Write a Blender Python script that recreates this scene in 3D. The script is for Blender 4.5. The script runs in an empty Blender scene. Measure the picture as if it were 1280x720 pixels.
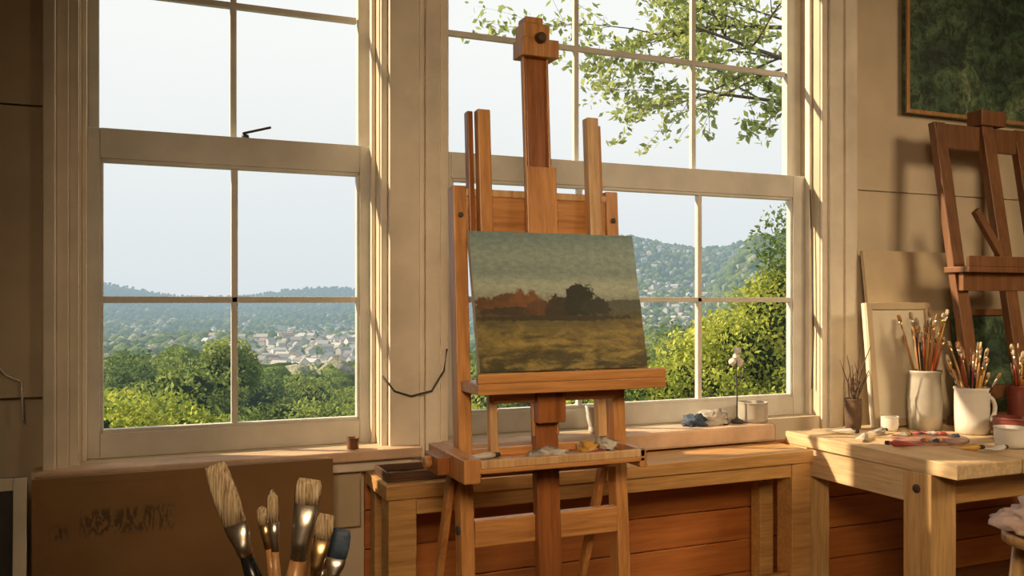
import bpy, bmesh, math, random
import numpy as np
from mathutils import Vector, Matrix, noise as mnoise
random.seed(7)
rng = np.random.default_rng(11)
scene = bpy.context.scene

# ------------------------------------------------------------------ node helpers
class NT:
    def __init__(s, name):
        s.m = bpy.data.materials.new(name); s.m.use_nodes = True
        s.t = s.m.node_tree; s.t.nodes.clear()
        s.out = s.t.nodes.new('ShaderNodeOutputMaterial')
    def put(s, sock, v):
        if isinstance(v, bpy.types.NodeSocket): s.t.links.new(v, sock)
        else:
            if isinstance(v, (tuple, list)) and len(v) == 3 and sock.type == 'RGBA': v = (*v, 1)
            sock.default_value = v
    def n(s, typ, out=0, props=None, **ins):
        nd = s.t.nodes.new(typ)
        for k, v in (props or {}).items(): setattr(nd, k, v)
        for k, v in ins.items():
            key = int(k[1:]) if k[0] == 'i' and k[1:].isdigit() else k.replace('_', ' ')
            s.put(nd.inputs[key], v)
        return nd.outputs[out]
    def math(s, op, a, b=0.0, clamp=False):
        return s.n('ShaderNodeMath', props={'operation': op, 'use_clamp': clamp}, i0=a, i1=b)
    def mix(s, f, a, b, blend='MIX'):
        nd = s.t.nodes.new('ShaderNodeMix'); nd.data_type = 'RGBA'; nd.blend_type = blend
        s.put(nd.inputs[0], f); s.put(nd.inputs[6], a); s.put(nd.inputs[7], b)
        return nd.outputs[2]
    def ramp(s, f, stops):
        nd = s.t.nodes.new('ShaderNodeValToRGB'); cr = nd.color_ramp
        while len(cr.elements) < len(stops): cr.elements.new(0.5)
        for e, (p, c) in zip(cr.elements, stops):
            e.position = p; e.color = (*c, 1) if len(c) == 3 else c
        s.put(nd.inputs[0], f); return nd.outputs[0]
    def coord(s, kind='Object'):
        nd = s.t.nodes.new('ShaderNodeTexCoord'); return nd.outputs[kind]
    def mapping(s, v, scale):
        return s.n('ShaderNodeMapping', Vector=v, Scale=scale)
    def noise(s, v, scale, detail=4, rough=.55, dist=0.0):
        return s.n('ShaderNodeTexNoise', Vector=v, Scale=scale, Detail=detail, Roughness=rough, Distortion=dist)
    def bump(s, h, strength=.3, dist=.01):
        return s.n('ShaderNodeBump', Height=h, Strength=strength, Distance=dist)
    def bsdf(s, **k):
        return s.n('ShaderNodeBsdfPrincipled', **k)
    def done(s, sh):
        s.t.links.new(sh, s.out.inputs[0]); return s.m

def plain(name, c, rough=.6, var=.25, scale=12, bump=.15, metal=0.0, dist=.004):
    t = NT(name); co = t.coord()
    nz = t.noise(co, scale, 5)
    dark = tuple(x*(1-var) for x in c); lite = tuple(min(1, x*(1+var*.6)) for x in c)
    col = t.ramp(nz, [(.3, dark), (.7, lite)])
    nz2 = t.noise(co, scale*6, 3)
    return t.done(t.bsdf(Base_Color=col, Roughness=rough, Metallic=metal, Normal=t.bump(nz2, bump, dist)))

def wood(name, c1, c2, axis='z', rough=.45, s=1.0):
    t = NT(name); co = t.coord()
    sc = {'x': (1.5, 22, 22), 'y': (22, 1.5, 22), 'z': (22, 22, 1.5)}[axis]
    mp = t.mapping(co, tuple(v*s for v in sc))
    a = t.noise(mp, 1.0, 6, .6, .6); b = t.noise(mp, 4.0, 4, .6, .2); c = t.noise(co, 3.0, 3)
    col = t.ramp(a, [(.28, c1), (.52, tuple((x+y)/2 for x, y in zip(c1, c2))), (.75, c2)])
    col = t.mix(.35, col, t.ramp(b, [(.35, tuple(x*.55 for x in c1)), (.65, c2)]))
    col = t.mix(.35, col, t.ramp(c, [(.3, (.45, .42, .4)), (.7, (1, 1, 1))]), 'MULTIPLY')
    return t.done(t.bsdf(Base_Color=col, Roughness=rough, Normal=t.bump(b, .25, .003)))

# ------------------------------------------------------------------ mesh builder
class B:
    def __init__(s, name): s.name = name; s.v = []; s.f = []; s.mi = []; s.sm = []; s.mats = []
    def _m(s, mat):
        if mat not in s.mats: s.mats.append(mat)
        return s.mats.index(mat)
    def add(s, vs, fs, mat, smooth=False):
        o = len(s.v); s.v += [Vector(v) for v in vs]; m = s._m(mat)
        for f in fs: s.f.append([i+o for i in f]); s.mi.append(m); s.sm.append(smooth)
    def box(s, p0, p1, mat, M=None):
        x0, y0, z0 = [min(a, b) for a, b in zip(p0, p1)]; x1, y1, z1 = [max(a, b) for a, b in zip(p0, p1)]
        vs = [(x0,y0,z0),(x1,y0,z0),(x1,y1,z0),(x0,y1,z0),(x0,y0,z1),(x1,y0,z1),(x1,y1,z1),(x0,y1,z1)]
        if M is not None: vs = [M @ Vector(v) for v in vs]
        s.add(vs, [(0,3,2,1),(4,5,6,7),(0,1,5,4),(1,2,6,5),(2,3,7,6),(3,0,4,7)], mat)
    def beam(s, a, b, w, d, mat, side=(1,0,0)):
        a = Vector(a); b = Vector(b); dr = (b-a).normalized()
        sd = Vector(side); sd = (sd - dr*sd.dot(dr)).normalized(); up = dr.cross(sd)
        vs = []
        for p in (a, b):
            for i, j in ((-1,-1),(1,-1),(1,1),(-1,1)): vs.append(p + sd*w/2*i + up*d/2*j)
        s.add(vs, [(0,3,2,1),(4,5,6,7),(0,1,5,4),(1,2,6,5),(2,3,7,6),(3,0,4,7)], mat)
    def loft(s, a, b, st, mat, side=(1,0,0), n=14, smooth=True):
        a = Vector(a); b = Vector(b); dr = (b-a).normalized()
        sd = Vector(side)
        if abs(sd.normalized().dot(dr)) > .95: sd = Vector((0,1,0))
        sd = (sd - dr*sd.dot(dr)).normalized(); up = dr.cross(sd)
        vs = []; fs = []
        for (t, rx, ry) in st:
            c = a.lerp(b, t)
            for k in range(n):
                an = 2*math.pi*k/n; vs.append(c + sd*rx*math.cos(an) + up*ry*math.sin(an))
        for i in range(len(st)-1):
            for k in range(n):
                k2 = (k+1) % n; fs.append((i*n+k, i*n+k2, (i+1)*n+k2, (i+1)*n+k))
        fs.append(tuple(range(n-1, -1, -1))); fs.append(tuple((len(st)-1)*n+k for k in range(n)))
        s.add(vs, fs, mat, smooth)
    def cyl(s, a, b, r0, r1, mat, n=20): s.loft(a, b, [(0, r0, r0), (1, r1, r1)], mat, n=n)
    def lathe(s, c, prof, mat, n=28):
        vs = []; fs = []
        for r, z in prof:
            for k in range(n):
                an = 2*math.pi*k/n; vs.append((c[0]+r*math.cos(an), c[1]+r*math.sin(an), c[2]+z))
        for i in range(len(prof)-1):
            for k in range(n):
                k2 = (k+1) % n; fs.append((i*n+k, i*n+k2, (i+1)*n+k2, (i+1)*n+k))
        fs.append(tuple(range(n-1, -1, -1))); fs.append(tuple((len(prof)-1)*n+k for k in range(n)))
        s.add(vs, fs, mat, True)
    def tube(s, pts, rad, mat, n=8):
        pts = [Vector(p) for p in pts]; m = len(pts)
        if not isinstance(rad, (list, tuple)): rad = [rad]*m
        vs = []; fs = []; ref = Vector((.31, .17, .93))
        for i, p in enumerate(pts):
            d = (pts[min(i+1, m-1)] - pts[max(i-1, 0)]).normalized()
            u = (ref - d*ref.dot(d)).normalized(); w = d.cross(u)
            for k in range(n):
                an = 2*math.pi*k/n; vs.append(p + u*rad[i]*math.cos(an) + w*rad[i]*math.sin(an))
        for i in range(m-1):
            for k in range(n):
                k2 = (k+1) % n; fs.append((i*n+k, i*n+k2, (i+1)*n+k2, (i+1)*n+k))
        fs.append(tuple(range(n-1, -1, -1))); fs.append(tuple((m-1)*n+k for k in range(n)))
        s.add(vs, fs, mat, True)
    def blob(s, c, r, mat, amp=.3, freq=8, sub=3, flat=True):
        bm = bmesh.new(); bmesh.ops.create_icosphere(bm, subdivisions=sub, radius=1)
        vs = []
        for v in bm.verts:
            p = v.co.normalized(); k = 1 + amp*mnoise.noise(p*freq*.25+Vector(c)*7) + amp*.5*mnoise.noise(p*freq*.6+Vector(c)*3)
            q = Vector((p.x*r[0]*k, p.y*r[1]*k, p.z*r[2]*k))
            if flat: q.z = max(q.z, -r[2]*.55)
            vs.append(Vector(c) + q)
        fs = [[v.index for v in f.verts] for f in bm.faces]; bm.free()
        s.add(vs, fs, mat, True)
    def build(s, bevel=0.0, origin=None):
        me = bpy.data.meshes.new(s.name)
        mn = Vector([min(v[i] for v in s.v) for i in range(3)]); mx = Vector([max(v[i] for v in s.v) for i in range(3)])
        c = Vector(origin) if origin is not None else Vector(((mn.x+mx.x)/2, (mn.y+mx.y)/2, mn.z))
        me.from_pydata([v-c for v in s.v], [], s.f)
        for m in s.mats: me.materials.append(m)
        me.polygons.foreach_set('material_index', s.mi); me.polygons.foreach_set('use_smooth', s.sm)
        me.update(); ob = bpy.data.objects.new(s.name, me); ob.location = c
        scene.collection.objects.link(ob)
        if bevel > 0:
            md = ob.modifiers.new('bevel', 'BEVEL'); md.width = bevel; md.segments = 2; md.limit_method = 'ANGLE'; md.angle_limit = math.radians(50)
        return ob

# ------------------------------------------------------------------ materials
M_wall = plain('cream_plaster', (.62, .51, .36), .85, .16, 2.5, .2)
M_trim = plain('aged_white_paint', (.76, .68, .55), .5, .18, 5, .15)
M_sash = plain('sash_paint', (.64, .61, .54), .45, .16, 6, .1)
M_sill = plain('sill_paint', (.64, .44, .29), .5, .3, 7, .15)
M_ceil = plain('ceiling_paint', (.6, .56, .48), .9, .05, 3, .05)
M_floor = wood('floorboards', (.12, .05, .02), (.26, .12, .05), 'x', .4, .4)
M_ez_v = wood('easel_wood_v', (.42, .165, .045), (.76, .38, .13), 'z', .38)
M_ez_h = wood('easel_wood_h', (.42, .165, .045), (.76, .38, .13), 'x', .38)
M_ez_lite = wood('easel_wood_light', (.55, .30, .12), (.82, .54, .27), 'z', .38)
M_mast = wood('easel_mast_wood', (.22, .065, .018), (.42, .155, .042), 'z', .35)
M_tab_h = wood('table_wood_top', (.58, .38, .18), (.88, .66, .40), 'y', .4)
M_tab_v = wood('table_wood_leg', (.50, .29, .10), (.78, .50, .22), 'z', .45)
M_ben = wood('bench_wood', (.46, .23, .07), (.72, .42, .155), 'x', .45)
M_wain = wood('wainscot_wood', (.44, .125, .026), (.62, .23, .055), 'x', .5, .6)
M_dkwood = wood('dark_wood', (.05, .025, .012), (.13, .06, .03), 'x', .5)
M_brwood = wood('brown_easel_wood', (.15, .06, .02), (.30, .13, .05), 'z', .45)
M_panel = plain('primed_board', (.56, .44, .28), .7, .15, 5, .1)
M_cream = plain('cream_board', (.72, .64, .48), .7, .1, 5, .1)
M_ceramic = plain('stoneware', (.42, .38, .31), .35, .18, 8, .05)
M_white = plain('white_ceramic', (.70, .66, .58), .3, .08, 8, .03)
M_red = plain('red_paint_pot', (.20, .045, .03), .4, .3, 12, .05)
M_black = plain('black_lacquer', (.012, .012, .014), .25, .2, 10, .02)
M_metal = plain('ferrule_metal', (.72, .66, .55), .32, .15, 40, .05, 1.0)
M_brass = plain('brass_ferrule', (.75, .50, .24), .32, .15, 40, .05, 1.0)
M_iron = plain('dark_iron', (.05, .045, .04), .5, .3, 20, .2)
M_pink = plain('pale_pink_cloth', (.62, .46, .40), .9, .3, 14, .4)
M_palette = plain('paint_smeared_palette', (.36, .17, .12), .45, .8, 22, .5)
M_twig = plain('dry_twig', (.12, .07, .04), .8, .3, 30, .4)
M_paper = plain('paper_white', (.70, .66, .58), .8, .08, 9, .1)
M_rag = plain('paint_stained_rag', (.50, .45, .38), .9, .45, 28, .5)
M_blue = plain('blue_paint_bristle', (.05, .08, .13), .6, .5, 30, .3)
M_tubeA = plain('paint_tube_white', (.62, .59, .52), .35, .1, 20, .05)
M_tubeB = plain('paint_tube_ochre', (.55, .30, .06), .4, .2, 20, .05)
M_tubeC = plain('paint_tube_crimson', (.36, .06, .04), .4, .2, 20, .05)
M_hand1 = wood('brush_handle_wood', (.40, .18, .06), (.65, .36, .14), 'z', .3)
M_hand2 = plain('brush_handle_red', (.35, .05, .02), .3, .15, 10, .02)
M_hand3 = plain('brush_handle_ochre', (.60, .33, .06), .3, .15, 10, .02)

# cardboard with worn marker smudges
t = NT('marked_cardboard'); co = t.coord(); nz = t.noise(co, 4, 5); sp = t.t.nodes.new('ShaderNodeSeparateXYZ'); t.t.links.new(co, sp.inputs[0])
c = t.ramp(nz, [(.3, (.205, .112, .040)), (.7, (.275, .15, .055))])
def band(s, lo, hi, k=60.0): return t.math('MULTIPLY', t.math('MULTIPLY', t.math('SUBTRACT', s, lo), k, True), t.math('MULTIPLY', t.math('SUBTRACT', hi, s), k, True))
word = t.math('MAXIMUM', t.math('MULTIPLY', band(sp.outputs[0], -.315, -.045), band(sp.outputs[2], .595, .685)), t.math('MULTIPLY', band(sp.outputs[0], -.395, -.335), band(sp.outputs[2], .59, .645)))
sm = t.noise(t.mapping(co, (75, 1, 22)), 1, 3, .5, 1.5)
word = t.math('MULTIPLY', word, t.ramp(sm, [(.46, (0, 0, 0)), (.56, (.72, .72, .72))]))
c = t.mix(word, c, (.045, .030, .020))
M_card = t.done(t.bsdf(Base_Color=c, Roughness=.85, Normal=t.bump(t.noise(co, 24, 3), .1, .004)))

t = NT('hog_bristle'); co = t.coord(); mp = t.mapping(co, (420, 420, 14)); nz = t.noise(mp, 1, 4)
M_brist = t.done(t.bsdf(Base_Color=t.ramp(nz, [(.3, (.14, .08, .035)), (.5, (.50, .36, .20)), (.8, (.85, .74, .54))]), Roughness=.7, Normal=t.bump(nz, 1.0, .004)))
t = NT('window_glass')
M_glass = t.done(t.n('ShaderNodeMixShader', i0=.012, i1=t.n('ShaderNodeBsdfTransparent', Color=(.99, .99, 1)), i2=t.n('ShaderNodeBsdfGlossy', Roughness=.35)))

def landscape_mat(W, H):
    t = NT('oil_landscape'); co = t.coord(); sp = t.t.nodes.new('ShaderNodeSeparateXYZ'); t.t.links.new(co, sp.inputs[0])
    x = t.math('DIVIDE', sp.outputs[0], W); z = t.math('DIVIDE', sp.outputs[2], H)
    st = t.noise(t.mapping(co, (7, 7, 30)), 1, 6, .65, .9); fn = t.noise(t.mapping(co, (42, 42, 70)), 1, 5, .7); md = t.noise(co, 26, 5, .65); pt = t.noise(t.mapping(co, (10, 10, 34)), 1, 5, .65, .5)
    zz = t.math('ADD', z, t.math('MULTIPLY', t.math('SUBTRACT', st, .5), .20))
    base = t.ramp(zz, [(0, (.045, .04, .015)), (.10, (.10, .08, .024)), (.20, (.19, .145, .042)), (.30, (.17, .135, .045)), (.38, (.09, .08, .034)), (.44, (.12, .135, .10)),
                       (.50, (.27, .31, .25)), (.60, (.40, .46, .38)), (.70, (.23, .31, .285)), (.82, (.28, .37, .335)), (1, (.18, .27, .275))])
    fg = t.math('MULTIPLY', t.math('SUBTRACT', .38, z), 8.0, True)
    base = t.mix(t.math('MULTIPLY', fg, t.ramp(pt, [(.48, (0, 0, 0)), (.62, (.85, .85, .85))])), base, (.34, .26, .07))
    base = t.mix(t.math('MULTIPLY', fg, t.ramp(pt, [(.34, (.9, .9, .9)), (.47, (0, 0, 0))])), base, (.045, .038, .015))
    def clump(base, cx, cz, rx, rz, col, amp=.9, sh=4.0):
        dx = t.math('DIVIDE', t.math('SUBTRACT', x, cx), rx); dz = t.math('DIVIDE', t.math('SUBTRACT', z, cz), rz)
        d = t.math('SQRT', t.math('ADD', t.math('MULTIPLY', dx, dx), t.math('MULTIPLY', dz, dz)))
        d = t.math('ADD', d, t.math('MULTIPLY', t.math('SUBTRACT', md, .5), amp)); d = t.math('ADD', d, t.math('MULTIPLY', t.math('SUBTRACT', fn, .5), .8))
        return t.mix(t.math('MULTIPLY', t.math('SUBTRACT', 1.08, d), sh, True), base, col)
    c = clump(base, .90, .46, .26, .045, (.09, .10, .07), .9, 5)
    c = clump(c, .20, .45, .21, .095, (.12, .058, .022), 1.4, 7)
    c = clump(c, .31, .49, .13, .075, (.19, .085, .026), 2.2, 3)
    c = clump(c, .15, .45, .10, .05, (.15, .07, .024), 2.4, 3)
    c = clump(c, .22, .42, .20, .03, (.05, .036, .018), 2.0, 4)
    c = clump(c, .40, .44, .11, .07, (.12, .056, .021), 1.9, 4)
    c = clump(c, .51, .45, .11, .08, (.045, .034, .018), 1.6, 7)
    c = clump(c, .62, .50, .095, .12, (.022, .027, .016), 1.3, 9)
    c = clump(c, .71, .46, .09, .07, (.032, .038, .022), 1.7, 7)
    c = clump(c, .45, .37, .55, .022, (.045, .038, .017), 1.8, 3)
    c = t.mix(.5, c, t.ramp(fn, [(.36, (.5, .5, .5)), (.64, (1.15, 1.15, 1.1))]), 'MULTIPLY')
    return t.done(t.bsdf(Base_Color=c, Roughness=.5, Normal=t.bump(t.math('ADD', fn, st), .35, .003)))
M_land = landscape_mat(.54, .41)
t = NT('dark_foliage_painting'); co = t.coord(); a = t.noise(co, 4, 6, .65, 1.2); b = t.noise(co, 17, 6, .8, 1.2)
c = t.ramp(a, [(.3, (.018, .036, .027)), (.47, (.05, .10, .06)), (.6, (.13, .20, .11)), (.75, (.26, .32, .21))])
c = t.mix(.85, c, t.ramp(b, [(.42, (.15, .17, .15)), (.58, (1.4, 1.4, 1.25))]), 'MULTIPLY')
M_dkpaint = t.done(t.bsdf(Base_Color=c, Roughness=.55, Normal=t.bump(b, .5, .004)))

# ------------------------------------------------------------------ room shell
RX0, RX1, RY0, ZC = -2.2, 5.2, -5.2, 3.15
YW = -.10
w = B('wall_north')
ZB, ZT = .78, 2.95
L0, L1, R0, R1 = -.169, .796, 1.06, 2.817
w.box((RX0, YW, 0), (L0, .12, ZC), M_wall); w.box((L1, YW, ZB), (R0, .12, ZT), M_wall); w.box((R1, YW, 0), (RX1, .12, ZC), M_wall)
w.box((L0, YW, 0), (R1, .12, ZB), M_wall); w.box((L0, YW, ZT), (R1, .12, ZC), M_wall); w.build()
for nm, p0, p1, m in (('wall_west', (RX0-.12, RY0, 0), (RX0, .12, ZC), M_wall), ('wall_east', (RX1, RY0, 0), (RX1+.12, .12, ZC), M_wall),
                      ('wall_south', (RX0, RY0-.12, 0), (RX1, RY0, ZC), M_wall), ('floor', (RX0-.12, RY0-.12, -.1), (RX1+.12, .12, 0), M_floor),
                      ('ceiling', (RX0-.12, RY0-.12, ZC), (RX1+.12, .12, ZC+.1), M_ceil)):
    b = B(nm); b.box(p0, p1, m); b.build()

def window(name, x0, x1, gl0, gl1, lowm, upm, lock=True):
    b = B(name)
    yl0, yl1 = -.022, .018
    b.box((x0, yl0, ZB), (gl0, yl1, 1.865), M_sash); b.box((gl1, yl0, ZB), (x1, yl1, 1.865), M_sash)
    b.box((gl0, yl0, ZB), (gl1, yl1, .862), M_sash); b.box((gl0, yl0, 1.765), (gl1, yl1, 1.865), M_sash)
    for m in lowm: b.box((m-.011, -.012, .862), (m+.011, .012, 1.765), M_sash)
    b.box((gl0, -.012, 1.29), (gl1, .0121, 1.312), M_sash)
    for (a, c, d, e) in ((gl0-.001, gl0+.010, .862, 1.765), (gl1-.010, gl1+.001, .862, 1.765)): b.box((a, -.016, d), (c, .014, e), M_sash)
    b.box((gl0, -.016, .860), (gl1, .014, .874), M_sash); b.box((gl0, -.016, 1.753), (gl1, .014, 1.766), M_sash)
    yu0, yu1 = .022, .060
    b.box((x0, yu0, 1.80), (gl0-.004, yu1, ZT), M_sash); b.box((gl1+.004, yu0, 1.80), (x1, yu1, ZT), M_sash)
    b.box((gl0-.004, yu0, 1.80), (gl1+.004, yu1, 1.86), M_sash); b.box((gl0-.004, yu0, ZT-.07), (gl1+.004, yu1, ZT), M_sash)
    for m in upm: b.box((m-.011, .030, 1.86), (m+.011, .052, ZT-.07), M_sash)
    b.box((gl0, .0299, 2.325), (gl1, .0521, 2.347), M_sash)
    for xa, xb in ((x0, x0+.016), (x1-.016, x1)): b.box((xa, -.055, ZB), (xb, -.023, ZT), M_trim)
    b.add([(gl0, 0, .86), (gl1, 0, .86), (gl1, 0, 1.77), (gl0, 0, 1.77)], [(0, 1, 2, 3)], M_glass)
    b.add([(gl0, .041, 1.86), (gl1, .041, 1.86), (gl1, .041, 2.9), (gl0, .041, 2.9)], [(0, 1, 2, 3)], M_glass)
    xm = (x0+x1)/2 + .03
    if lock: b.cyl((xm, -.005, 1.865), (xm, -.005, 1.878), .014, .012, M_iron); b.beam((xm-.01, -.01, 1.880), (xm+.085, -.03, 1.905), .012, .008, M_iron, (0, 1, 0))
    return b.build(.003)
window('window_1', L0, L1, -.116, .745, [.3075], [.3075])
window('window_2', R0, R1, 1.10, 2.735, [1.655, 2.237], [1.66, 2.235], False)

def ribs(name, segs, z0=.70, z1=ZC-.02):
    b = B(name)
    for xa, xb, yo in segs: b.box((xa, YW-yo, z0), (xb, YW-.0002, z1), M_trim)
    return b.build(.004)
ribs('trim_1', [(-.27, -.235, .065), (-.235, -.20, .035), (-.20, -.172, .018)])
ribs('trim_2', [(.80, .824, .018), (.824, .936, .045), (.936, .962, .022), (.962, 1.02, .032), (1.02, 1.056, .014)])
ribs('trim_3', [(2.82, 2.852, .014), (2.852, 2.93, .03), (2.93, 3.0, .042)])
b = B('trim_4'); b.box((RX0+.01, YW-.03, 1.0), (-.272, YW-.0002, 1.895), M_wall); b.box((RX0+.01, YW-.03, 1.90), (-.272, YW-.0002, ZC-.02), M_wall); b.build(.003)
b = B('trim_5'); b.box((3.002, YW-.012, .72), (RX1-.01, YW-.0002, 1.80), M_wall); b.box((3.002, YW-.012, 1.805), (RX1-.01, YW-.0002, ZC-.02), M_wall); b.build(.002)
b = B('window_sill'); b.box((-.30, -.20, .742), (.93, -.0225, .779), M_sill); b.box((-.26, -.165, .70), (.90, YW-.0005, .7415), M_trim); b.build(.006)
b = B('window_sill'); b.box((.99, -.22, .705), (2.478, -.0225, .779), M_sill); b.build(.012)
b = B('trim_6')
zz = 0.0
for i in range(5):
    b.box((.74, YW-.022, zz+.002), (RX1-.01, YW-.0005, zz+.136), M_wain); zz += .138
b.build(.003)
b = B('baseboard_north'); b.box((RX0+.01, YW-.02, 0), (.738, YW-.0005, .14), M_trim); b.build(.003)
b = B('trim_7'); b.box((.605, YW-.03, .50), (.725, YW-.0005, .695), M_panel); b.build(.006)

# ------------------------------------------------------------------ workbench below window
b = B('workbench')
b.box((.73, -.45, .655), (2.47, -.225, .703), M_ben); b.box((.731, -.2245, .656), (.985, -.17, .7025), M_ben)
b.box((.745, -.435, .60), (2.46, -.405, .6548), M_ben)
for x in (.74, 2.37): b.box((x, -.44, 0), (x+.095, -.35, .6545), M_ben)
for x in (.745, 2.375): b.box((x, -.24, 0), (x+.07, -.18, .6545), M_ben)
b.box((.835, -.42, .16), (2.37, -.39, .22), M_ben)
b.build(.004)

# ------------------------------------------------------------------ main easel
SL = .07
def ey(z): return -.80 + SL*(z-1.5)
e = B('artist_easel')
def post(x, z0, z1, wd, dp, mat, yo=0.0):
    e.beam((x, ey(z0)+yo, z0), (x, ey(z1)+yo, z1), wd, dp, mat)
post(.868, .05, 1.635, .042, .052, M_ez_v, .055); post(1.378, .05, 1.64, .042, .052, M_ez_v, .055)
e.beam((.889, ey(1.55)+.05, 1.555), (1.357, ey(1.55)+.05, 1.555), .03, .105, M_ez_h, (0, 1, 0))
e.beam((.889, ey(1.62)+.035, 1.618), (1.357, ey(1.62)+.035, 1.618), .014, .022, M_ez_lite, (0, 1, 0))
post(.938, 1.45, 1.862, .040, .034, M_ez_v, .012); post(.905, 1.45, 1.86, .018, .03, M_mast, .04)
post(1.300, 1.45, 1.866, .040, .034, M_ez_lite, .012); post(1.338, 1.45, 1.85, .018, .03, M_ez_v, .045)
post(1.115, .30, 2.09, .074, .036, M_mast, .02)
post(1.115, 1.45, 1.70, .10, .02, M_ez_v, -.004)
e.beam((1.0965-.027, ey(.9)-.001, .9), (1.0965-.027, ey(2.04)-.001, 2.04), .008, .012, M_ez_v)
e.beam((1.148, ey(.9)-.001, .9), (1.148, ey(2.04)-.001, 2.04), .008, .012, M_ez_v)
yh = ey(2.1)
e.box((1.058, yh-.03, 2.035), (1.180, yh+.045, 2.09), M_ez_v); e.box((1.064, yh-.026, 2.09), (1.15, yh+.04, 2.135), M_ez_v)
e.box((1.072, yh-.022, 2.135), (1.130, yh+.035, 2.155), M_ez_v)
e.cyl((1.115, yh-.05, 2.09), (1.115, yh-.026, 2.09), .014, .018, M_dkwood)
e.box((.857, -.945, 1.037), (1.462, -.80, 1.068), M_ez_h); e.box((.857, -.945, 1.068), (1.462, -.925, 1.096), M_ez_h)
e.box((.94, -.85, 1.0), (1.34, -.82, 1.037), M_ez_h)
e.box((1.07, -.875, .94), (1.16, -.83, 1.037), M_mast)
post(.945, .83, 1.04, .026, .026, M_ez_lite, .01); post(1.30, .83, 1.04, .03, .03, M_ez_lite, .01)
e.box((.815, -1.0, .832), (1.355, -.80, .845), M_ez_h)
e.box((.815, -1.0, .845), (1.355, -.985, .868), M_ez_lite); e.box((.815, -.815, .845), (1.355, -.80, .868), M_ez_h)
e.box((.785, -1.03, .815), (.833, -.72, .880), M_ez_v); e.box((1.337, -1.0, .815), (1.36, -.74, .868), M_ez_v)
e.box((.748, -.92, .822), (.785, -.80, .872), M_mast); e.cyl((.728, -.86, .85), (.748, -.86, .85), .018, .018, M_ez_v)
e.beam((.889, ey(.8)+.035, .808), (1.357, ey(.8)+.035, .808), .028, .045, M_ez_h, (0, 1, 0))
e.beam((.889, ey(.64)+.04, .627), (1.357, ey(.64)+.04, .627), .03, .078, M_ez_h, (0, 1, 0))
e.beam((.889, ey(.2)+.04, .2), (1.357, ey(.2)+.04, .2), .03, .08, M_ez_h, (0, 1, 0))
for x in (.835, 1.335):
    e.beam((x, -.80, .83), (x, -.50, .03), .022, .032, M_ez_v)
for x in (.868, 1.378):
    e.beam((x, -1.12, .035), (x, -.48, .035), .045, .05, M_ez_v)
    e.cyl((x-.03, ey(.64)+.04, .64), (x-.021, ey(.64)+.04, .64), .014, .014, M_iron)
e.box((.868, -.56, .0601), (1.378, -.52, .09), M_ez_h)
for x, z in ((.868, 1.55), (1.378, 1.55), (.868, .81), (1.378, .81)): e.cyl((x, ey(z)+.022, z), (x, ey(z)+.028, z), .009, .007, M_iron)
easel_ob = e.build(.003)

t_lean = math.atan2(.093, .40)
W, H, TH = .54, .41, .02
b = B('landscape_canvas_painting')
b.box((0, -.0005, 0), (W, TH, H), M_panel)
b.add([(0, -.0012, 0), (W, -.0012, 0), (W, -.0012, H), (0, -.0012, H)], [(0, 1, 2, 3)], M_land)
ob = b.build(0, origin=(0, 0, 0)); ob.location = (.872, -.920, 1.099); ob.rotation_euler = (-t_lean, 0, 0)

# ------------------------------------------------------------------ work table
TX0, TX1, TY0, TY1 = 2.50, 4.05, -1.09, -.245
b = B('work_table')
n = 5
for i in range(n):
    xa = TX0 + (TX1-TX0)*i/n; xb = TX0 + (TX1-TX0)*(i+1)/n
    b.box((xa+.001, TY0-(.004 if i % 2 else 0), .700), (xb-.0005, TY1, .75), M_tab_h)
b.box((TX0+.02, TY0+.12, .585), (TX1-.03, TY0+.145, .700), M_ben); b.box((TX0+.03, TY1-.055, .585), (TX1-.03, TY1-.03, .700), M_tab_v)
b.box((TX0+.012, TY0+.2, .585), (TX0+.04, TY1-.055, .700), M_tab_h); b.box((TX1-.055, TY0+.055, .585), (TX1-.03, TY1-.055, .700), M_tab_h)
for x in (TX0+.0005, TX1-.125):
    for y in (TY0+.105, TY1-.13): b.box((x, y, 0), (x+.12, y+.12, .6998), M_tab_v)
for y in (TY0+.165, TY1-.07): b.cyl((TX0-.008, y, .642), (TX0+.002, y, .642), .014, .017, M_dkwood)
b.build(.004)

# ------------------------------------------------------------------ second easel, boards, wall painting
e = B('artist_easel')
def ay(z): return -.40 + .16*(z-1.4)
def p2(x, z0, z1, wd=.07, dp=.035, yo=0): e.beam((x, ay(z0)+yo, z0), (x, ay(z1)+yo, z1), wd, dp, M_brwood)
p2(3.32, .765, 2.10); p2(3.60, .80, 2.16, .075, .035, -.02); p2(3.84, .765, 2.10)
e.beam((3.295, ay(2.03)-.0, 2.04), (3.87, ay(2.03), 2.04), .03, .11, M_brwood, (0, 1, 0))
e.box((3.54, ay(2.13)-.06, 2.10), (3.70, ay(2.13)+.02, 2.17), M_brwood)
e.box((3.27, -.50, 1.42), (3.93, -.37, 1.445), M_brwood); e.box((3.27, -.50, 1.445), (3.93, -.485, 1.49), M_brwood); e.box((3.29, -.455, 1.34), (3.90, -.43, 1.42), M_brwood)
e.beam((3.43, -.40, 1.70), (3.56, -.43, 1.49), .04, .025, M_brwood)
e.beam((3.33, ay(.9), .90), (3.87, ay(.9), .90), .025, .06, M_brwood, (0, 1, 0))
for x in (3.32, 3.84): e.box((x-.03, -.56, .7502), (x+.03, -.37, .785), M_brwood)
e.build(.003)

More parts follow.
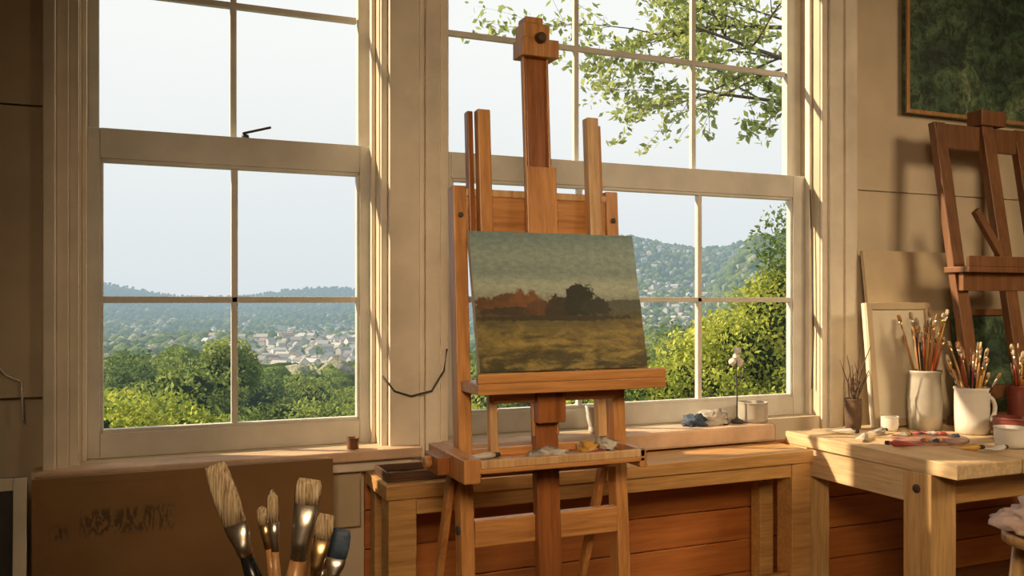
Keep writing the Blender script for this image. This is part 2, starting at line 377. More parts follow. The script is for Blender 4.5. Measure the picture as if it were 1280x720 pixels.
def board(name, x0, x1, z0, z1, yb, lean, th, face, edge, fw=0.0):
    b = B(name); W = x1-x0; H = z1-z0
    b.box((0, 0, 0), (W, th, H), edge if fw == 0 else face)
    if fw > 0:
        for p0, p1 in (((0, -.012, 0), (fw, -.0003, H)), ((W-fw, -.012, 0), (W, -.0003, H)), ((fw, -.012, 0), (W-fw, -.0003, fw)), ((fw, -.012, H-fw), (W-fw, -.0003, H))):
            b.box(p0, p1, edge)
    ob = b.build(.002, origin=(0, 0, 0)); ob.location = (x0, yb, z0); ob.rotation_euler = (-lean, 0, 0); return ob
board('wood_panel', 3.0, 3.53, .753, 1.53, -.272, .13, .018, M_panel, M_panel)
board('stretched_canvas', 2.90, 3.275, .753, 1.29, -.335, .10, .02, M_cream, M_panel, .03)
board('stretched_canvas', 3.43, 3.80, .753, 1.26, -.335, .10, .02, M_dkpaint, M_brwood, .03)
board('framed_landscape_painting', 3.28, 4.65, 2.17, 3.02, YW-.050, .0, .02, M_dkpaint, M_hand1, .018)
board('picture_frame', -.72, -.295, .003, .79, -.36, .06, .02, M_iron, M_trim, .035)
b = B('cardboard_box')
b.box((-.283, -.325, .002), (.585, -.235, .772), M_card)
b.box((-.283, -.327, .760), (.585, -.322, .782), M_card)
b.box((-.283, -.3265, .002), (-.262, -.3252, .772), M_card)
b.build()

# ------------------------------------------------------------------ small items
def hollow(b, c, r0, r1, h, mat, th=.006, rim=.0, belly=0.0):
    b.lathe(c, [(r0*.6, .0), (r0, .002), (r0+belly*.7, h*.25), (r0+belly, h*.5), (r1+belly*.3, h*.85), (r1, h*.93), (r1+rim, h*.97), (r1+rim*.8, h), (r1-th, h), (r1-th, h*.6), (r0-th, .012), (.001, .012)], mat)
def brush(b, base, tip, hr, mat_h, flat=True, bw=.01, bl=.03, fl=.03, fm=None, bm=None, side=(1, 0, 0)):
    base = Vector(base); tip = Vector(tip); L = (tip-base).length; d = (tip-base)/L
    a = tip - d*bl; f = a - d*fl
    b.loft(base, f, [(0, hr*.35, hr*.35), (.3, hr*.7, hr*.7), (.8, hr*1.15, hr*1.15), (1, hr*.8, hr*.8)], mat_h, side, 10)
    ry = bw*.35 if flat else bw*.8
    b.loft(f, a, [(0, hr*.9, hr*.9), (.35, hr, hr), (.6, bw*.9, ry), (1, bw, ry)], fm or M_metal, side, 14)
    b.loft(a, tip, [(0, bw*.96, ry*.96), (.4, bw*1.08, ry*1.1), (.8, bw*1.02, ry*.85), (1, bw*(.85 if flat else .2), ry*.3)], bm or M_brist, side, 16)

rgt = Vector((.9205, -.3907, 0)); fwd = Vector((.3907, .9205, 0)); C = Vector((.172, -1.97, 0))
def q(sv, z, d=0): return C + rgt*sv + fwd*d + Vector((0, 0, z))
b = B('wooden_stool'); c = q(.03, 0)
b.lathe((c.x, c.y, .685), [(.15, 0), (.16, .006), (.16, .03), (.155, .035)], M_tab_v)
for k in range(4):
    an = k*math.pi/2+.5; b.cyl((c.x+.20*math.cos(an), c.y+.20*math.sin(an), 0), (c.x+.11*math.cos(an), c.y+.11*math.sin(an), .686), .016, .02, M_tab_v)
for k in range(4):
    a1 = k*math.pi/2+.5; a2 = a1+math.pi/2; b.cyl((c.x+.172*math.cos(a1), c.y+.172*math.sin(a1), .22), (c.x+.172*math.cos(a2), c.y+.172*math.sin(a2), .22), .01, .01, M_tab_v)
b.build()
b = B('jar_of_large_paintbrushes'); hollow(b, (c.x, c.y, .7205), .065, .07, .15, M_ceramic, .005, .004)
def fb(s0, z0, s1, z1, dd0, dd1, hr, mh, **k): brush(b, q(s0, z0, dd0), q(s1, z1, dd1), hr, mh, side=rgt, **k)
fb(.030, .775, -.080, 1.078, -.02, -.01, .011, M_black, bw=.0165, bl=.085, fl=.045, fm=M_metal)
fb(.022, .74, -.028, 1.012, .02, .03, .006, M_hand1, bw=.008, bl=.025, fl=.035, flat=False, fm=M_brass)
fb(.005, .74, -.010, 1.037, .02, .02, .006, M_hand1, bw=.0075, bl=.045, fl=.04, flat=False)
fb(.0, .74, .047, 1.056, .0, .0, .013, M_hand1, bw=.017, bl=.035, fl=.075, fm=M_metal)
fb(.02, .74, .074, 1.013, -.02, -.02, .009, M_hand1, bw=.012, bl=.035, fl=.05, fm=M_brass)
fb(.045, .74, .088, .985, .01, .01, .009, M_black, bw=.014, bl=.04, fl=.03, fm=M_metal, bm=M_blue)
fb(.03, .74, .026, .965, .03, .03, .006, M_hand3, bw=.008, bl=.03, fl=.03)
fb(.03, .74, .060, .955, .03, .03, .005, M_hand2, bw=.007, bl=.03, fl=.03)
b.build()

def brushset(b, c, zt, R, n, zmin, zmax, spread):
    for i in range(n):
        an = random.uniform(0, 6.28); rr = random.uniform(.2, 1)*R; h = random.uniform(zmin, zmax)
        p0 = (c[0]-rr*.4*math.cos(an), c[1]-rr*.4*math.sin(an), c[2]+.02); p1 = (c[0]+(rr*spread)*math.cos(an), c[1]+(rr*spread)*math.sin(an), h)
        brush(b, p0, p1, random.uniform(.0035, .0055), random.choice([M_hand1, M_hand1, M_hand2, M_hand3, M_black]), random.random() < .6, random.uniform(.005, .009), random.uniform(.02, .035), random.uniform(.025, .04), fm=random.choice([M_metal, M_brass]), bm=random.choice([M_brist, M_brist, M_hand1]), side=(math.sin(an), math.cos(an), 0))
cc0 = (3.09, -.43, .7505)
b = B('crock_of_paintbrushes'); hollow(b, cc0, .066, .062, .25, M_ceramic, .006, .007, .004)
brushset(b, cc0, 1, .055, 32, 1.12, 1.28, 2.0); b.build()
cm = (3.165, -.60, .7505)
b = B('mug_of_paintbrushes'); hollow(b, cm, .064, .066, .19, M_white, .006, .004, .003)
pts = [(cm[0]+.064+.045*math.sin(u), cm[1]-.02, .85+.05*math.cos(u)) for u in np.linspace(0, math.pi, 12)]
b.tube(pts, .009, M_white); brushset(b, cm, 1, .055, 30, 1.0, 1.13, 2.0); b.build()
for nm, x, y, r, h, m in (('red_paint_pot', 3.19, -.765, .07, .085, M_red), ('plaster_tub', 3.00, -.90, .055, .075, M_white), ('dark_glass_jar', 3.53, -.62, .045, .20, M_dkwood), ('terracotta_jar', 3.415, -.62, .042, .19, M_red), ('small_pink_cup', 2.91, -.41, .036, .062, M_white)):
    b = B(nm); hollow(b, (x, y, .7505), r*.92, r, h, m, .004, .004, .004)
    if nm in ('red_paint_pot', 'dark_glass_jar', 'terracotta_jar'): b.lathe((x, y, .7505+h*.7), [(r*.9, 0), (.001, .001)], M_dkwood)
    if nm == 'small_pink_cup': b.lathe((x, y, .7505+h*.75), [(r*.88, 0), (.001, .001)], M_pink)
    if nm in ('terracotta_jar', 'dark_glass_jar'): brushset(b, (x, y, .7505), 1, .035, 12, 1.0, 1.12, 1.8)
    b.build()
b = B('twig_vase'); c = (2.80, -.32, .7505); hollow(b, c, .03, .034, .13, M_twig, .004, .003, .006)
for i in range(12):
    an = random.uniform(0, 6.28); s1 = random.uniform(.04, .12); h = random.uniform(.15, .34)
    p = [Vector((c[0], c[1], c[2]+.05))]
    for k in range(1, 6): p.append(Vector((c[0]+s1*(k/5)**1.5*math.cos(an)+random.uniform(-.006, .006), c[1]+.5*s1*(k/5)**1.5*math.sin(an), c[2]+.05+h*k/5)))
    b.tube(p, [.004, .0038, .0034, .003, .0024, .0014], M_twig, 6)
    b.tube([p[3], p[3]+Vector((random.uniform(-.05, .05), 0, .05))], [.0026, .0014], M_twig, 5)
b.build()
b = B('paint_palette'); px_, py_ = 2.86, -.66
pr = [(px_+.17*math.cos(u)*(1+.12*math.sin(2*u)), py_+.13*math.sin(u)) for u in np.linspace(0, 2*math.pi, 40)[:-1]]
vs = [(x, y, .751) for x, y in pr]+[(x, y, .759) for x, y in pr]; N = len(pr)
b.add(vs, [tuple(range(N-1, -1, -1)), tuple(range(N, 2*N))]+[(i, (i+1) % N, N+(i+1) % N, N+i) for i in range(N)], M_palette)
for i in range(16):
    an = random.uniform(0, 6.28); b.blob((px_+.12*math.cos(an), py_+.09*math.sin(an), .763), (.016, .014, .009), random.choice([M_tubeA, M_tubeB, M_tubeC, M_blue, M_rag]), .5, 10, 2)
b.build()
def tubeobj(x, y, z, ang, mat, L=.11, r=.013):
    b = B('paint_tube'); d = Vector((math.cos(ang), math.sin(ang), 0)); s = Vector((-d.y, d.x, 0)); a = Vector((x, y, z+r+.0006))
    b.loft(a, a+d*L, [(0, r*1.3, .0015), (.12, r*1.25, .003), (.5, r*1.1, r*.75), (.85, r, r), (.93, r*.5, r*.5), (1, r*.5, r*.5)], mat, s)
    b.loft(a+d*L, a+d*(L+.015), [(0, r*.65, r*.65), (1, r*.55, r*.55)], M_black, s); b.build()
for x, y, an, m in ((2.56, -.60, .6, M_tubeA), (2.66, -.80, 2.2, M_tubeC), (2.72, -.88, -.3, M_tubeB), (2.73, -.49, .3, M_rag), (2.60, -.38, -.6, M_tubeA), (3.10, -1.0, .3, M_tubeC), (2.80, -.97, .2, M_tubeA)): tubeobj(x, y, .75, an, m)
for x, y, an, m in ((.85, -.87, .1, M_tubeA), (.86, -.955, -.05, M_tubeB), (1.17, -.955, .2, M_tubeC)): tubeobj(x, y, .845, an, m, .09, .011)
b = B('paint_rag'); b.blob((1.285, -.885, .864), (.032, .045, .024), M_rag, .7, 12, 3); b.blob((1.23, -.88, .861), (.03, .035, .02), M_hand3, .7, 12, 3); b.build()
b = B('paint_rag'); b.blob((1.09, -.90, .856), (.055, .035, .016), M_rag, .8, 12, 3); b.build()
b = B('paint_rag'); b.blob((2.22, -.13, .80), (.075, .045, .04), M_rag, .8, 12, 3); b.blob((2.12, -.14, .795), (.05, .04, .03), M_blue, .8, 12, 3); b.build()
b = B('white_paper_cup'); hollow(b, (1.66, -.15, .7795), .036, .048, .105, M_white, .003, .002); b.build()
b = B('tin_can'); hollow(b, (2.42, -.135, .7795), .062, .062, .085, M_ceramic, .003, .003); b.build()
b = B('dried_flower_stem'); b.lathe((2.33, -.145, .7795), [(.026, 0), (.026, .012), (.008, .02), (.004, .03)], M_iron)
b.tube([(2.33, -.145, .80), (2.332, -.145, .90), (2.326, -.145, 1.0), (2.33, -.145, 1.07)], .003, M_iron)
for dx, dz in ((0, .0), (-.02, -.02), (.018, -.025), (.004, .025)): b.blob((2.33+dx, -.145, 1.06+dz), (.016, .014, .016), M_paper, .6, 12, 2, False)
b.tube([(2.33, -.145, .93), (2.36, -.145, .98), (2.37, -.145, 1.01)], .002, M_iron); b.build()
b = B('corner_jar'); hollow(b, (.69, -.15, .7795), .02, .022, .04, M_brwood, .003, .002); b.build()
b = B('wooden_tray'); b.box((.745, -.40, .7035), (.98, -.24, .712), M_dkwood); b.box((.745, -.40, .712), (.755, -.24, .735), M_dkwood); b.box((.97, -.40, .712), (.98, -.24, .735), M_dkwood); b.box((.755, -.40, .712), (.97, -.39, .735), M_dkwood); b.box((.755, -.25, .712), (.97, -.24, .735), M_dkwood); b.build(.002)
b = B('paper_roll'); b.lathe((2.98, -.50, .0), [(.034, .0), (.034, .56), (.026, .56), (.026, .54), (.001, .54)], M_paper); b.build()
b = B('paint_stool'); cx, cy = 2.20, -1.65
b.lathe((cx, cy, .66), [(.12, 0), (.13, .005), (.13, .03), (.12, .035)], M_tab_v)
for k in range(4):
    an = k*math.pi/2+.3; b.cyl((cx+.16*math.cos(an), cy+.16*math.sin(an), 0), (cx+.09*math.cos(an), cy+.09*math.sin(an), .662), .014, .018, M_tab_v)
b.build()
b = B('pink_cloth'); b.blob((cx, cy, .722), (.14, .13, .05), M_pink, .45, 9, 4); b.build()
b = B('hanging_cord'); b.tube([(.80, -.135, 1.03), (.84, -.15, .975), (.90, -.155, .955), (.98, -.145, .97), (1.03, -.135, 1.04), (1.045, -.125, 1.12)], .0035, M_iron); b.build()
b = B('hanging_cord'); b.tube([(-.50, -.136, 1.26), (-.46, -.137, 1.22), (-.42, -.137, 1.13), (-.37, -.137, 1.07), (-.33, -.137, 1.05), (-.325, -.137, .93)], .0035, M_paper); b.build()
b = B('sash_cord'); b.tube([(2.80, -.06, 1.80), (2.802, -.07, 1.45), (2.806, -.075, 1.15), (2.80, -.07, .90)], .003, M_iron); b.build()

# ------------------------------------------------------------------ exterior
def hazed(t, sh):  # aerial haze painted on as pale blue emission, stronger with distance
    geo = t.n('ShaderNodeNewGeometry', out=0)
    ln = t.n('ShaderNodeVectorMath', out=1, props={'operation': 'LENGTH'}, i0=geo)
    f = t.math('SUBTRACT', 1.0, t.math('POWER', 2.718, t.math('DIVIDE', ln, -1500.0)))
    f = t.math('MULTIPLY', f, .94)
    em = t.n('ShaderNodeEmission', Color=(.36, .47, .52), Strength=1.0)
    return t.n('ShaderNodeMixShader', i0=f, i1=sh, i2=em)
t = NT('valley_ground'); co = t.n('ShaderNodeNewGeometry', out=0)
v = t.n('ShaderNodeTexVoronoi', Vector=co, Scale=.05); nz = t.noise(co, .004, 6, .65); n2 = t.noise(co, .03, 5)
c = t.ramp(nz, [(.3, (.05, .09, .03)), (.5, (.11, .15, .045)), (.62, (.22, .24, .11)), (.75, (.34, .33, .19))])
c = t.mix(.7, c, t.ramp(v, [(.0, (1, 1, 1)), (.7, (.25, .3, .3))]), 'MULTIPLY'); c = t.mix(.5, c, t.ramp(n2, [(.35, (.4, .45, .4)), (.65, (1, 1, 1))]), 'MULTIPLY')
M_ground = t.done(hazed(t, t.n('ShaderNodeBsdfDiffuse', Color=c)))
t = NT('tree_canopy'); at = t.n('ShaderNodeAttribute', props={'attribute_name': 'Col'}); co = t.n('ShaderNodeNewGeometry', out=0)
nz = t.noise(co, .8, 4, .7); c = t.mix(.8, at, t.ramp(nz, [(.35, (.25, .28, .25)), (.65, (1.1, 1.1, 1))]), 'MULTIPLY')
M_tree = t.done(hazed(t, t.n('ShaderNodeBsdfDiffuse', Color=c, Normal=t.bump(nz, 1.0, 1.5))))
t = NT('leaf'); at = t.n('ShaderNodeAttribute', props={'attribute_name': 'Col'})
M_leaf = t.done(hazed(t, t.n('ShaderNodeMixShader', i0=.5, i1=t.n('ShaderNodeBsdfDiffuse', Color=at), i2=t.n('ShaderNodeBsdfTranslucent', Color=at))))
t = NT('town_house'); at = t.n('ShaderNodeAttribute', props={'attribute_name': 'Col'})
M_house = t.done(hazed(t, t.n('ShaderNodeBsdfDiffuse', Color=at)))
M_bark = plain('bark', (.10, .07, .05), .9, .4, 9, .6)

def smooth(a, b, x): k = np.clip((x-a)/(b-a), 0, 1); return k*k*(3-2*k)
def Hgt(x, y):
    x = np.asarray(x, float); y = np.asarray(y, float); u = x/(np.abs(y)+3.2)
    base = np.interp(y, [0, 8, 30, 80, 200, 500, 1200, 2000, 3000, 4200, 6500], [-4.5, -4.8, -6.5, -11, -19, -34, -46, -40, -25, 0, -80])
    far = (62*np.exp(-((u+.045)/.05)**2) + 48*np.exp(-((u-.20)/.06)**2) + 14)*np.exp(-((y-4200)/1000)**2)
    mid = 34*np.exp(-((u-.30)/.09)**2)*np.exp(-((y-2600)/700)**2) + 24*np.exp(-((u+.02)/.06)**2)*np.exp(-((y-2600)/500)**2)
    hill = smooth(.36, .52, u)*(155+12*np.sin(u*23+1))*np.exp(-((y-1550)/640)**2)
    hill2 = smooth(.70, .80, u)*62*np.exp(-((y-760)/260)**2)
    nzz = (np.sin(x*.011+1)*np.cos(y*.009)*5 + np.sin(x*.031+y*.017)*2)*smooth(60, 500, y)
    return base+far+mid+hill+hill2+nzz

def fastmesh(name, V, F, k, mat, col=None, smoothf=False):
    me = bpy.data.meshes.new(name); V = np.asarray(V, np.float32); F = np.asarray(F, np.int32)
    me.vertices.add(len(V)); me.vertices.foreach_set('co', V.ravel()); me.loops.add(F.size); me.loops.foreach_set('vertex_index', F.ravel())
    me.polygons.add(len(F)); me.polygons.foreach_set('loop_start', np.arange(0, F.size, k, dtype=np.int32))
    try: me.polygons.foreach_set('loop_total', np.full(len(F), k, np.int32))
    except Exception: pass
    me.update(calc_edges=True); me.validate()
    if smoothf: me.polygons.foreach_set('use_smooth', np.ones(len(me.polygons), bool))
    if col is not None:
        a = me.attributes.new('Col', 'FLOAT_COLOR', 'POINT'); a.data.foreach_set('color', np.hstack([col, np.ones((len(col), 1))]).astype(np.float32).ravel())
    me.materials.append(mat); ob = bpy.data.objects.new(name, me); scene.collection.objects.link(ob); return ob

nu, ny = 260, 260
us = np.linspace(-.5, 1.5, nu); ys = np.exp(np.linspace(math.log(1.5), math.log(6500), ny))
U, Y = np.meshgrid(us, ys); X = U*(Y+3.2)*1.0 + np.where(Y < 30, U*10, 0); Z = Hgt(X, Y)
V = np.stack([X.ravel(), Y.ravel(), Z.ravel()], 1); idx = np.arange(nu*ny).reshape(ny, nu)
F = np.stack([idx[:-1, :-1].ravel(), idx[:-1, 1:].ravel(), idx[1:, 1:].ravel(), idx[1:, :-1].ravel()], 1)
terrain = fastmesh('valley_landscape', V, F, 4, M_ground, None, True)

def ico(sub):
    bm = bmesh.new(); bmesh.ops.create_icosphere(bm, subdivisions=sub, radius=1); bm.verts.ensure_lookup_table()
    a = np.array([v.co[:] for v in bm.verts]); f = np.array([[v.index for v in f.verts] for f in bm.faces]); bm.free(); return a, f
ICO = {1: ico(1), 2: ico(2)}
def crowns(P, R, cols, sub=2):
    IV, IF = ICO[sub]; Vs = []; Fs = []; Cs = []
    for i in range(len(P)):
        ph = rng.uniform(0, 6.28, 6)
        k = 1+.16*np.sin(IV[:, 0]*4+ph[0])*np.sin(IV[:, 1]*4+ph[1])+.14*np.sin(IV[:, 2]*7+ph[2])*np.cos(IV[:, 0]*6+ph[3])+rng.normal(0, .07, len(IV))
        Vs.append(IV*k[:, None]*R[i]+P[i]); Fs.append(IF+i*len(IV)); Cs.append(np.repeat(cols[i][None], len(IV), 0))
    return np.vstack(Vs), np.vstack(Fs), np.vstack(Cs)
def green(n, lo=(.06, .11, .025), hi=(.24, .31, .07)):
    k = rng.random((n, 1)); return np.array(lo)*(1-k)+np.array(hi)*k
def forest(name, N, y0, y1, rlo, rhi, sub, pale):
    yy = np.exp(rng.uniform(math.log(y0), math.log(y1), N)); uu = rng.uniform(-.12, .98, N); xx_ = uu*(yy+3.2)
    rr = rng.uniform(rlo, rhi, N)
    tw = (uu > .085) & (uu < .27) & (yy < 650); rr[tw] *= .8
    P = np.stack([xx_, yy, Hgt(xx_, yy)+rr*.6], 1); R = np.stack([rr*rng.uniform(.8, 1.2, N), rr, rr*rng.uniform(.75, 1.15, N)], 1)
    col = green(N); m = rng.random(N) < pale*(1+2.2*tw); col[m] = np.array([.62, .60, .48])*rng.uniform(.5, 1.1, (m.sum(), 1))
    V, F, Cc = crowns(P, R, col, sub); ob = fastmesh(name, V, F, 3, M_tree, Cc, True); ob.parent = terrain
forest('trees_mid', 3600, 130, 600, 2.8, 4.8, 2, .08)
forest('trees_far', 10000, 550, 1600, 3.0, 5.8, 1, .10)
forest('trees_farthest', 10000, 1400, 4300, 4, 8, 1, .04)

N = 560; N2 = 90
yy = np.concatenate([np.exp(rng.uniform(math.log(420), math.log(1500), N)), rng.uniform(260, 620, N2)])
uu = np.concatenate([rng.choice([.10, .16, .20, .24, .45, .55, .60, .64, .68], N)+rng.normal(0, .03, N), rng.uniform(.09, .27, N2)]); xx_ = uu*(yy+3.2); N += N2
HV = []; HF = []; HC = []
for i in range(N):
    k_ = .56 if yy[i] > 420 else .44; L, Wd, h = rng.uniform(8, 15)*k_, rng.uniform(6, 9)*k_, rng.uniform(4, 8)*k_; z = float(Hgt(xx_[i], yy[i]))+rng.uniform(1.5, 4.5); an = rng.uniform(0, 3.14)
    r = h+rng.uniform(2, 3.5)*k_
    vw = np.array([(-L/2,-Wd/2,-7),(L/2,-Wd/2,-7),(L/2,Wd/2,-7),(-L/2,Wd/2,-7),(-L/2,-Wd/2,h),(L/2,-Wd/2,h),(L/2,Wd/2,h),(-L/2,Wd/2,h),(-L/2,0,r),(L/2,0,r)])
    e_ = 1.08; vr = np.array([(-L/2*e_,-Wd/2*1.15,h-.3),(L/2*e_,-Wd/2*1.15,h-.3),(L/2*e_,0,r+.1),(-L/2*e_,0,r+.1),(L/2*e_,Wd/2*1.15,h-.3),(-L/2*e_,Wd/2*1.15,h-.3)])
    ca, sa = math.cos(an), math.sin(an); Rm = np.array([[ca, -sa, 0], [sa, ca, 0], [0, 0, 1]]); vv = np.vstack([vw, vr])@Rm.T+np.array([xx_[i], yy[i], z]); o = i*16
    HV.append(vv)
    for f in ((0,1,5,4),(1,2,6,5),(2,3,7,6),(3,0,4,7),(4,8,7),(5,6,9),(10,11,12,13),(13,12,14,15)): HF.append(tuple(q_+o for q_ in f))
    wc = np.array([.66, .63, .56])*rng.uniform(.6, 1.1); rc = (np.array([.36, .35, .33]) if rng.random() < .85 else np.array([.36, .27, .22]))*rng.uniform(.6, 1.4)
    HC.append(np.vstack([np.repeat(wc[None], 10, 0), np.repeat(rc[None], 6, 0)]))
me = bpy.data.meshes.new('hillside_town'); me.from_pydata(np.vstack(HV).tolist(), [], HF); me.update()
a = me.attributes.new('Col', 'FLOAT_COLOR', 'POINT'); HC = np.vstack(HC); a.data.foreach_set('color', np.hstack([HC, np.ones((len(HC), 1))]).astype(np.float32).ravel())
me.materials.append(M_house); ob = bpy.data.objects.new('hillside_town', me); scene.collection.objects.link(ob); ob.parent = terrain

def leafquads(P, size, cols, stretch=.5):
    n = len(P); d = rng.normal(size=(n, 3)); d /= np.linalg.norm(d, axis=1)[:, None]
    s = rng.normal(size=(n, 3)); s -= d*(s*d).sum(1)[:, None]; s /= np.linalg.norm(s, axis=1)[:, None]
    L = size*rng.uniform(.6, 1.3, (n, 1)); A = P-d*L/2; Bv = P+s*L*stretch/2; Cv = P+d*L/2; D = P-s*L*stretch/2
    V = np.stack([A, Bv, Cv, D], 1).reshape(-1, 3); F = np.arange(4*n).reshape(n, 4); return V, F, np.repeat(cols, 4, 0)
def leafcloud(c, R, n, size, lo, hi, K=16):
    c = np.array(c, float); R = np.array(R, float)
    cd = rng.normal(size=(K, 3)); cd /= np.linalg.norm(cd, axis=1)[:, None]; cen = cd*rng.uniform(.35, .75, (K, 1)); sr = rng.uniform(.3, .5, K)
    k = rng.integers(0, K, n); dd = rng.normal(size=(n, 3)); dd /= np.linalg.norm(dd, axis=1)[:, None]
    P = c+(cen[k]+dd*(sr[k]*rng.uniform(.7, 1.15, n))[:, None])*R
    tint = green(K, lo, hi)[k]*rng.uniform(.65, 1.35, (n, 1))
    return leafquads(P, size, tint)
class Acc:
    def __init__(s): s.V = []; s.F = []; s.C = []; s.o = 0
    def add(s, V, F, C): s.V.append(V); s.F.append(F+s.o); s.C.append(C); s.o += len(V)
    def build(s, name, k, mat, sm=False): return fastmesh(name, np.vstack(s.V), np.vstack(s.F), k, mat, np.vstack(s.C), sm)
YG = ((.22, .28, .045), (.58, .60, .12)); MG = ((.11, .17, .045), (.32, .38, .10)); DG = ((.07, .12, .035), (.19, .26, .075))
near = Acc(); core = Acc()
def shrub(c, R, n, size, pal):
    near.add(*leafcloud(c, R, n, size, *pal))
    v, f, cc = crowns(np.array([c], float), np.array([R], float)*.55, np.array([[.04, .065, .02]])); core.add(v, f, cc)  # solid dark green core, shade painted into the gaps between leaves
for (u, y, zt, R, n, s, pal) in [(-.03, 17, -.55, 1.5, 5600, .16, YG), (.045, 19, -.95, 1.6, 5600, .16, YG), (-.09, 18, -.7, 1.7, 5000, .16, YG), (.11, 18, -1.5, 1.4, 4800, .16, YG), (.17, 20, -1.75, 1.6, 4800, .17, YG), (.23, 19, -1.55, 1.6, 4800, .17, YG), (.28, 19, -1.4, 1.6, 3500, .17, YG), (.01, 12, -1.3, 1.2, 5000, .12, YG), (-.07, 12, -1.2, 1.2, 5000, .12, YG), (.14, 13, -1.85, 1.2, 4500, .12, YG), (.22, 12, -1.8, 1.2, 4500, .12, YG),
                             (.04, 60, -2.2, 3.3, 4200, .38, MG), (.085, 66, -1.6, 2.6, 4200, .38, MG), (-.02, 55, -3.6, 3.0, 3500, .38, MG), (.15, 62, -5.4, 2.6, 3500, .38, MG), (.215, 75, -6.4, 3.2, 3500, .4, MG), (.0, 90, -3.9, 4.5, 3500, .5, DG), (.12, 95, -6.4, 3.6, 3500, .5, DG), (.18, 100, -7.2, 3.4, 3000, .5, MG), (.25, 95, -6.8, 3.6, 3000, .5, MG), (.19, 45, -4.2, 2.2, 3500, .3, MG), (.25, 50, -4.4, 2.4, 3500, .3, MG), (.1, 40, -3.6, 1.9, 3500, .28, MG), (.03, 36, -2.6, 2.0, 3500, .25, MG), (.15, 36, -3.8, 2.0, 3500, .26, MG),
                             (.33, 16, -.8, 1.5, 3500, .15, YG), (.40, 16, -.9, 1.5, 3500, .15, YG), (.47, 15, -.9, 1.6, 3500, .15, YG), (.55, 13, -.5, 1.4, 4500, .13, YG), (.62, 13, .0, 1.4, 5500, .13, YG), (.69, 13, .5, 1.4, 6500, .13, YG), (.77, 13.5, 1.3, 1.4, 7000, .13, YG), (.84, 14, 2.2, 1.5, 7000, .14, YG), (.905, 14, 3.5, 1.9, 10000, .14, MG), (.95, 14, 5.0, 2.1, 9000, .14, MG), (.58, 10, -1.3, 1.2, 3500, .1, YG), (.68, 10, -1.2, 1.2, 4500, .1, YG), (.78, 10, -.8, 1.3, 4500, .1, YG), (.87, 10.5, -.1, 1.4, 4500, .1, YG),
                             (.45, 60, -1.5, 3.5, 3000, .38, MG), (.52, 70, -1.8, 3.5, 3000, .38, DG), (.60, 55, -1.2, 3.5, 3500, .35, MG), (.68, 75, -.8, 4.5, 3500, .42, MG), (.37, 60, -2.5, 3.5, 3000, .38, MG), (.74, 60, 1.2, 3.5, 3500, .38, MG)]:
    x = u*(y+3.2); shrub((x, y, zt-R), (R*1.15, R*1.1, R), n, s, pal)
    if zt-R*2 > float(Hgt(x, y)):
        g = float(Hgt(x, y)); zc = zt-R*2.2; shrub((x, y, (g+zc)/2+.3), (R*1.0, R, (zt-R-g)/2+.4), n//2, s, pal)
ob = near.build('garden_hedge', 4, M_leaf); ob2 = core.build('hedge_shade_cores', 3, M_tree, True); ob2.parent = ob
mid = Acc(); mcore = Acc()
N = 210
yy = np.exp(rng.uniform(math.log(110), math.log(420), N)); uu = rng.uniform(-.1, .95, N)
for i in range(N):
    R = rng.uniform(2.6, 4.4)
    if .085 < uu[i] < .27: R *= .62
    x = uu[i]*(yy[i]+3.2); z = float(Hgt(x, yy[i]))+R*1.0
    mid.add(*leafcloud((x, yy[i], z), (R, R, R*rng.uniform(.9, 1.25)), 700, .75, *(MG if rng.random() < .6 else DG)))
    v, f, cc = crowns(np.array([[x, yy[i], z]]), np.array([[R, R, R]])*.7, np.array([[.05, .08, .025]])); mcore.add(v, f, cc)  # dark core in each crown, its colour stands in for inner shade
ob = mid.build('leafy_trees', 4, M_leaf); ob.parent = terrain; ob = mcore.build('leafy_tree_shade_cores', 3, M_tree, True); ob.parent = terrain

tr = B('overhanging_tree'); lp = []
def grow(p, d, L, r, lev):
    pts = [p]; rad = [r]; n = 6
    for i in range(n):
        d = (d+Vector((random.uniform(-.16, .16), random.uniform(-.16, .16), random.uniform(-.12, .12)))).normalized()
        p = p+d*L/n; pts.append(p); rad.append(r*(1-.65*(i+1)/n))
        if lev < 3 and i >= 1:
            for _ in range(2 if (lev and random.random() < .55) else 1):
                sd = (d+Vector((random.uniform(-.9, .9), random.uniform(-.7, .7), random.uniform(-.45, .6)))).normalized()
                grow(p, sd, L*random.uniform(.34, .52), rad[-1]*.55, lev+1)
        if lev >= 2:
            for _ in range(4): lp.append(p+Vector((random.gauss(0, .07), random.gauss(0, .07), random.gauss(0, .05))))
    tr.tube(pts, rad, M_bark, 6 if lev else 10)
g = float(Hgt(10.8, 7))
tr.tube([(10.8, 7, g-.3), (10.7, 7, 0), (10.5, 7, 3), (10.4, 7, 6.5), (10.3, 7.1, 9)], [.3, .26, .2, .15, .08], M_bark, 14)
random.seed(23)
for z0, dx, dz, L, dy in ((4.0, -1, .0, 3.1, -.1), (5.0, -1, -.18, 4.4, .0), (5.4, -1, .02, 3.8, .15), (6.2, -1, -.08, 4.6, -.2), (6.4, -1, .05, 3.2, .3)):
    grow(Vector((10.45, 7, z0)), Vector((dx, dy, dz)).normalized(), L, .05, 1)
lp = np.array([v[:] for v in lp]); lp = lp[lp[:, 2] > 3.25]; print('leaves', len(lp))
lv, lf, lc = leafquads(lp, .12, green(len(lp), (.22, .28, .07), (.50, .54, .19))*rng.uniform(.7, 1.3, (len(lp), 1)), .5)
tob = tr.build(0, origin=(0, 0, 0)); lo_ = fastmesh('leaves', lv, lf, 4, M_leaf, lc); lo_.parent = tob

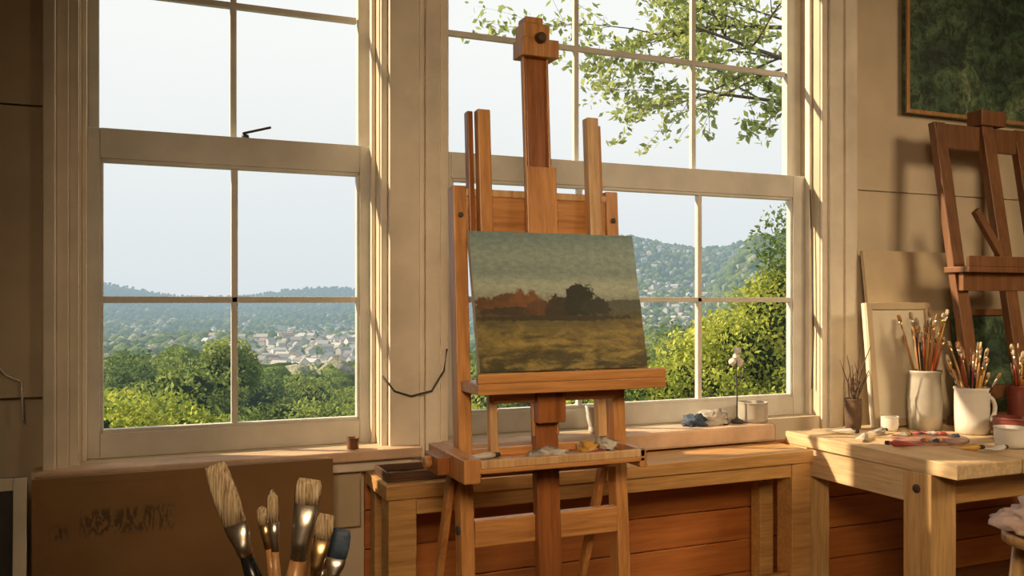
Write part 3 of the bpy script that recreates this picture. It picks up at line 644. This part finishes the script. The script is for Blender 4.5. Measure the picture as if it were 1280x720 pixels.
# ------------------------------------------------------------------ light
wd = bpy.data.worlds.new('sky'); scene.world = wd; wd.use_nodes = True; nt = wd.node_tree; nt.nodes.clear()
tc = nt.nodes.new('ShaderNodeTexCoord'); sp = nt.nodes.new('ShaderNodeSeparateXYZ'); rp = nt.nodes.new('ShaderNodeValToRGB'); bg = nt.nodes.new('ShaderNodeBackground'); o = nt.nodes.new('ShaderNodeOutputWorld')
nt.links.new(tc.outputs['Generated'], sp.inputs[0]); nt.links.new(sp.outputs[2], rp.inputs[0]); nt.links.new(rp.outputs[0], bg.inputs[0]); nt.links.new(bg.outputs[0], o.inputs[0])
rp.color_ramp.elements[0].position = 0; rp.color_ramp.elements[0].color = (.69, .755, .775, 1); rp.color_ramp.elements[1].position = .28; rp.color_ramp.elements[1].color = (.90, .92, .89, 1)
bg.inputs[1].default_value = 1.06

def light(name, typ, loc, energy, col, target=None, size=1.0, d=None, spread=None):
    ld = bpy.data.lights.new(name, typ); ld.energy = energy; ld.color = col
    if typ == 'AREA':
        ld.size = size
        if spread: ld.spread = math.radians(spread)
    ob = bpy.data.objects.new(name, ld); scene.collection.objects.link(ob); ob.location = loc
    dr = Vector(d) if d is not None else Vector(target)-Vector(loc); ob.rotation_euler = dr.to_track_quat('-Z', 'Y').to_euler(); return ob
s = light('sun', 'SUN', (-5, 5, 12), 8.0, (1, .79, .52), d=(.76, -.38, -.53)); s.data.angle = math.radians(1.2)
light('warm_fill_left', 'AREA', (-.2, -3.9, 2.3), 13, (1, .72, .44), (1.7, -.7, .9), .8, spread=70)  # unseen area fill, added for warm window-like light on the easel
light('warm_fill_rear', 'AREA', (3.9, -3.6, 2.9), 20, (1, .75, .47), (3.1, -.3, 1.0), 1.0, spread=90)  # unseen fill light added behind, brightens the right-hand wall

# ------------------------------------------------------------------ camera
cd = bpy.data.cameras.new('camera'); cam = bpy.data.objects.new('camera', cd); scene.collection.objects.link(cam)
cam.location = (0, -3.2, 1.3); cam.rotation_euler = (math.radians(90), 0, math.radians(-23)); cd.sensor_width = 36; cd.lens = 30.94; cd.shift_y = .0117; cd.clip_end = 12000; cd.clip_start = .05
scene.camera = cam
try:
    scene.view_settings.view_transform = 'Standard'; scene.view_settings.look = 'None'
except Exception as ex: print(ex)
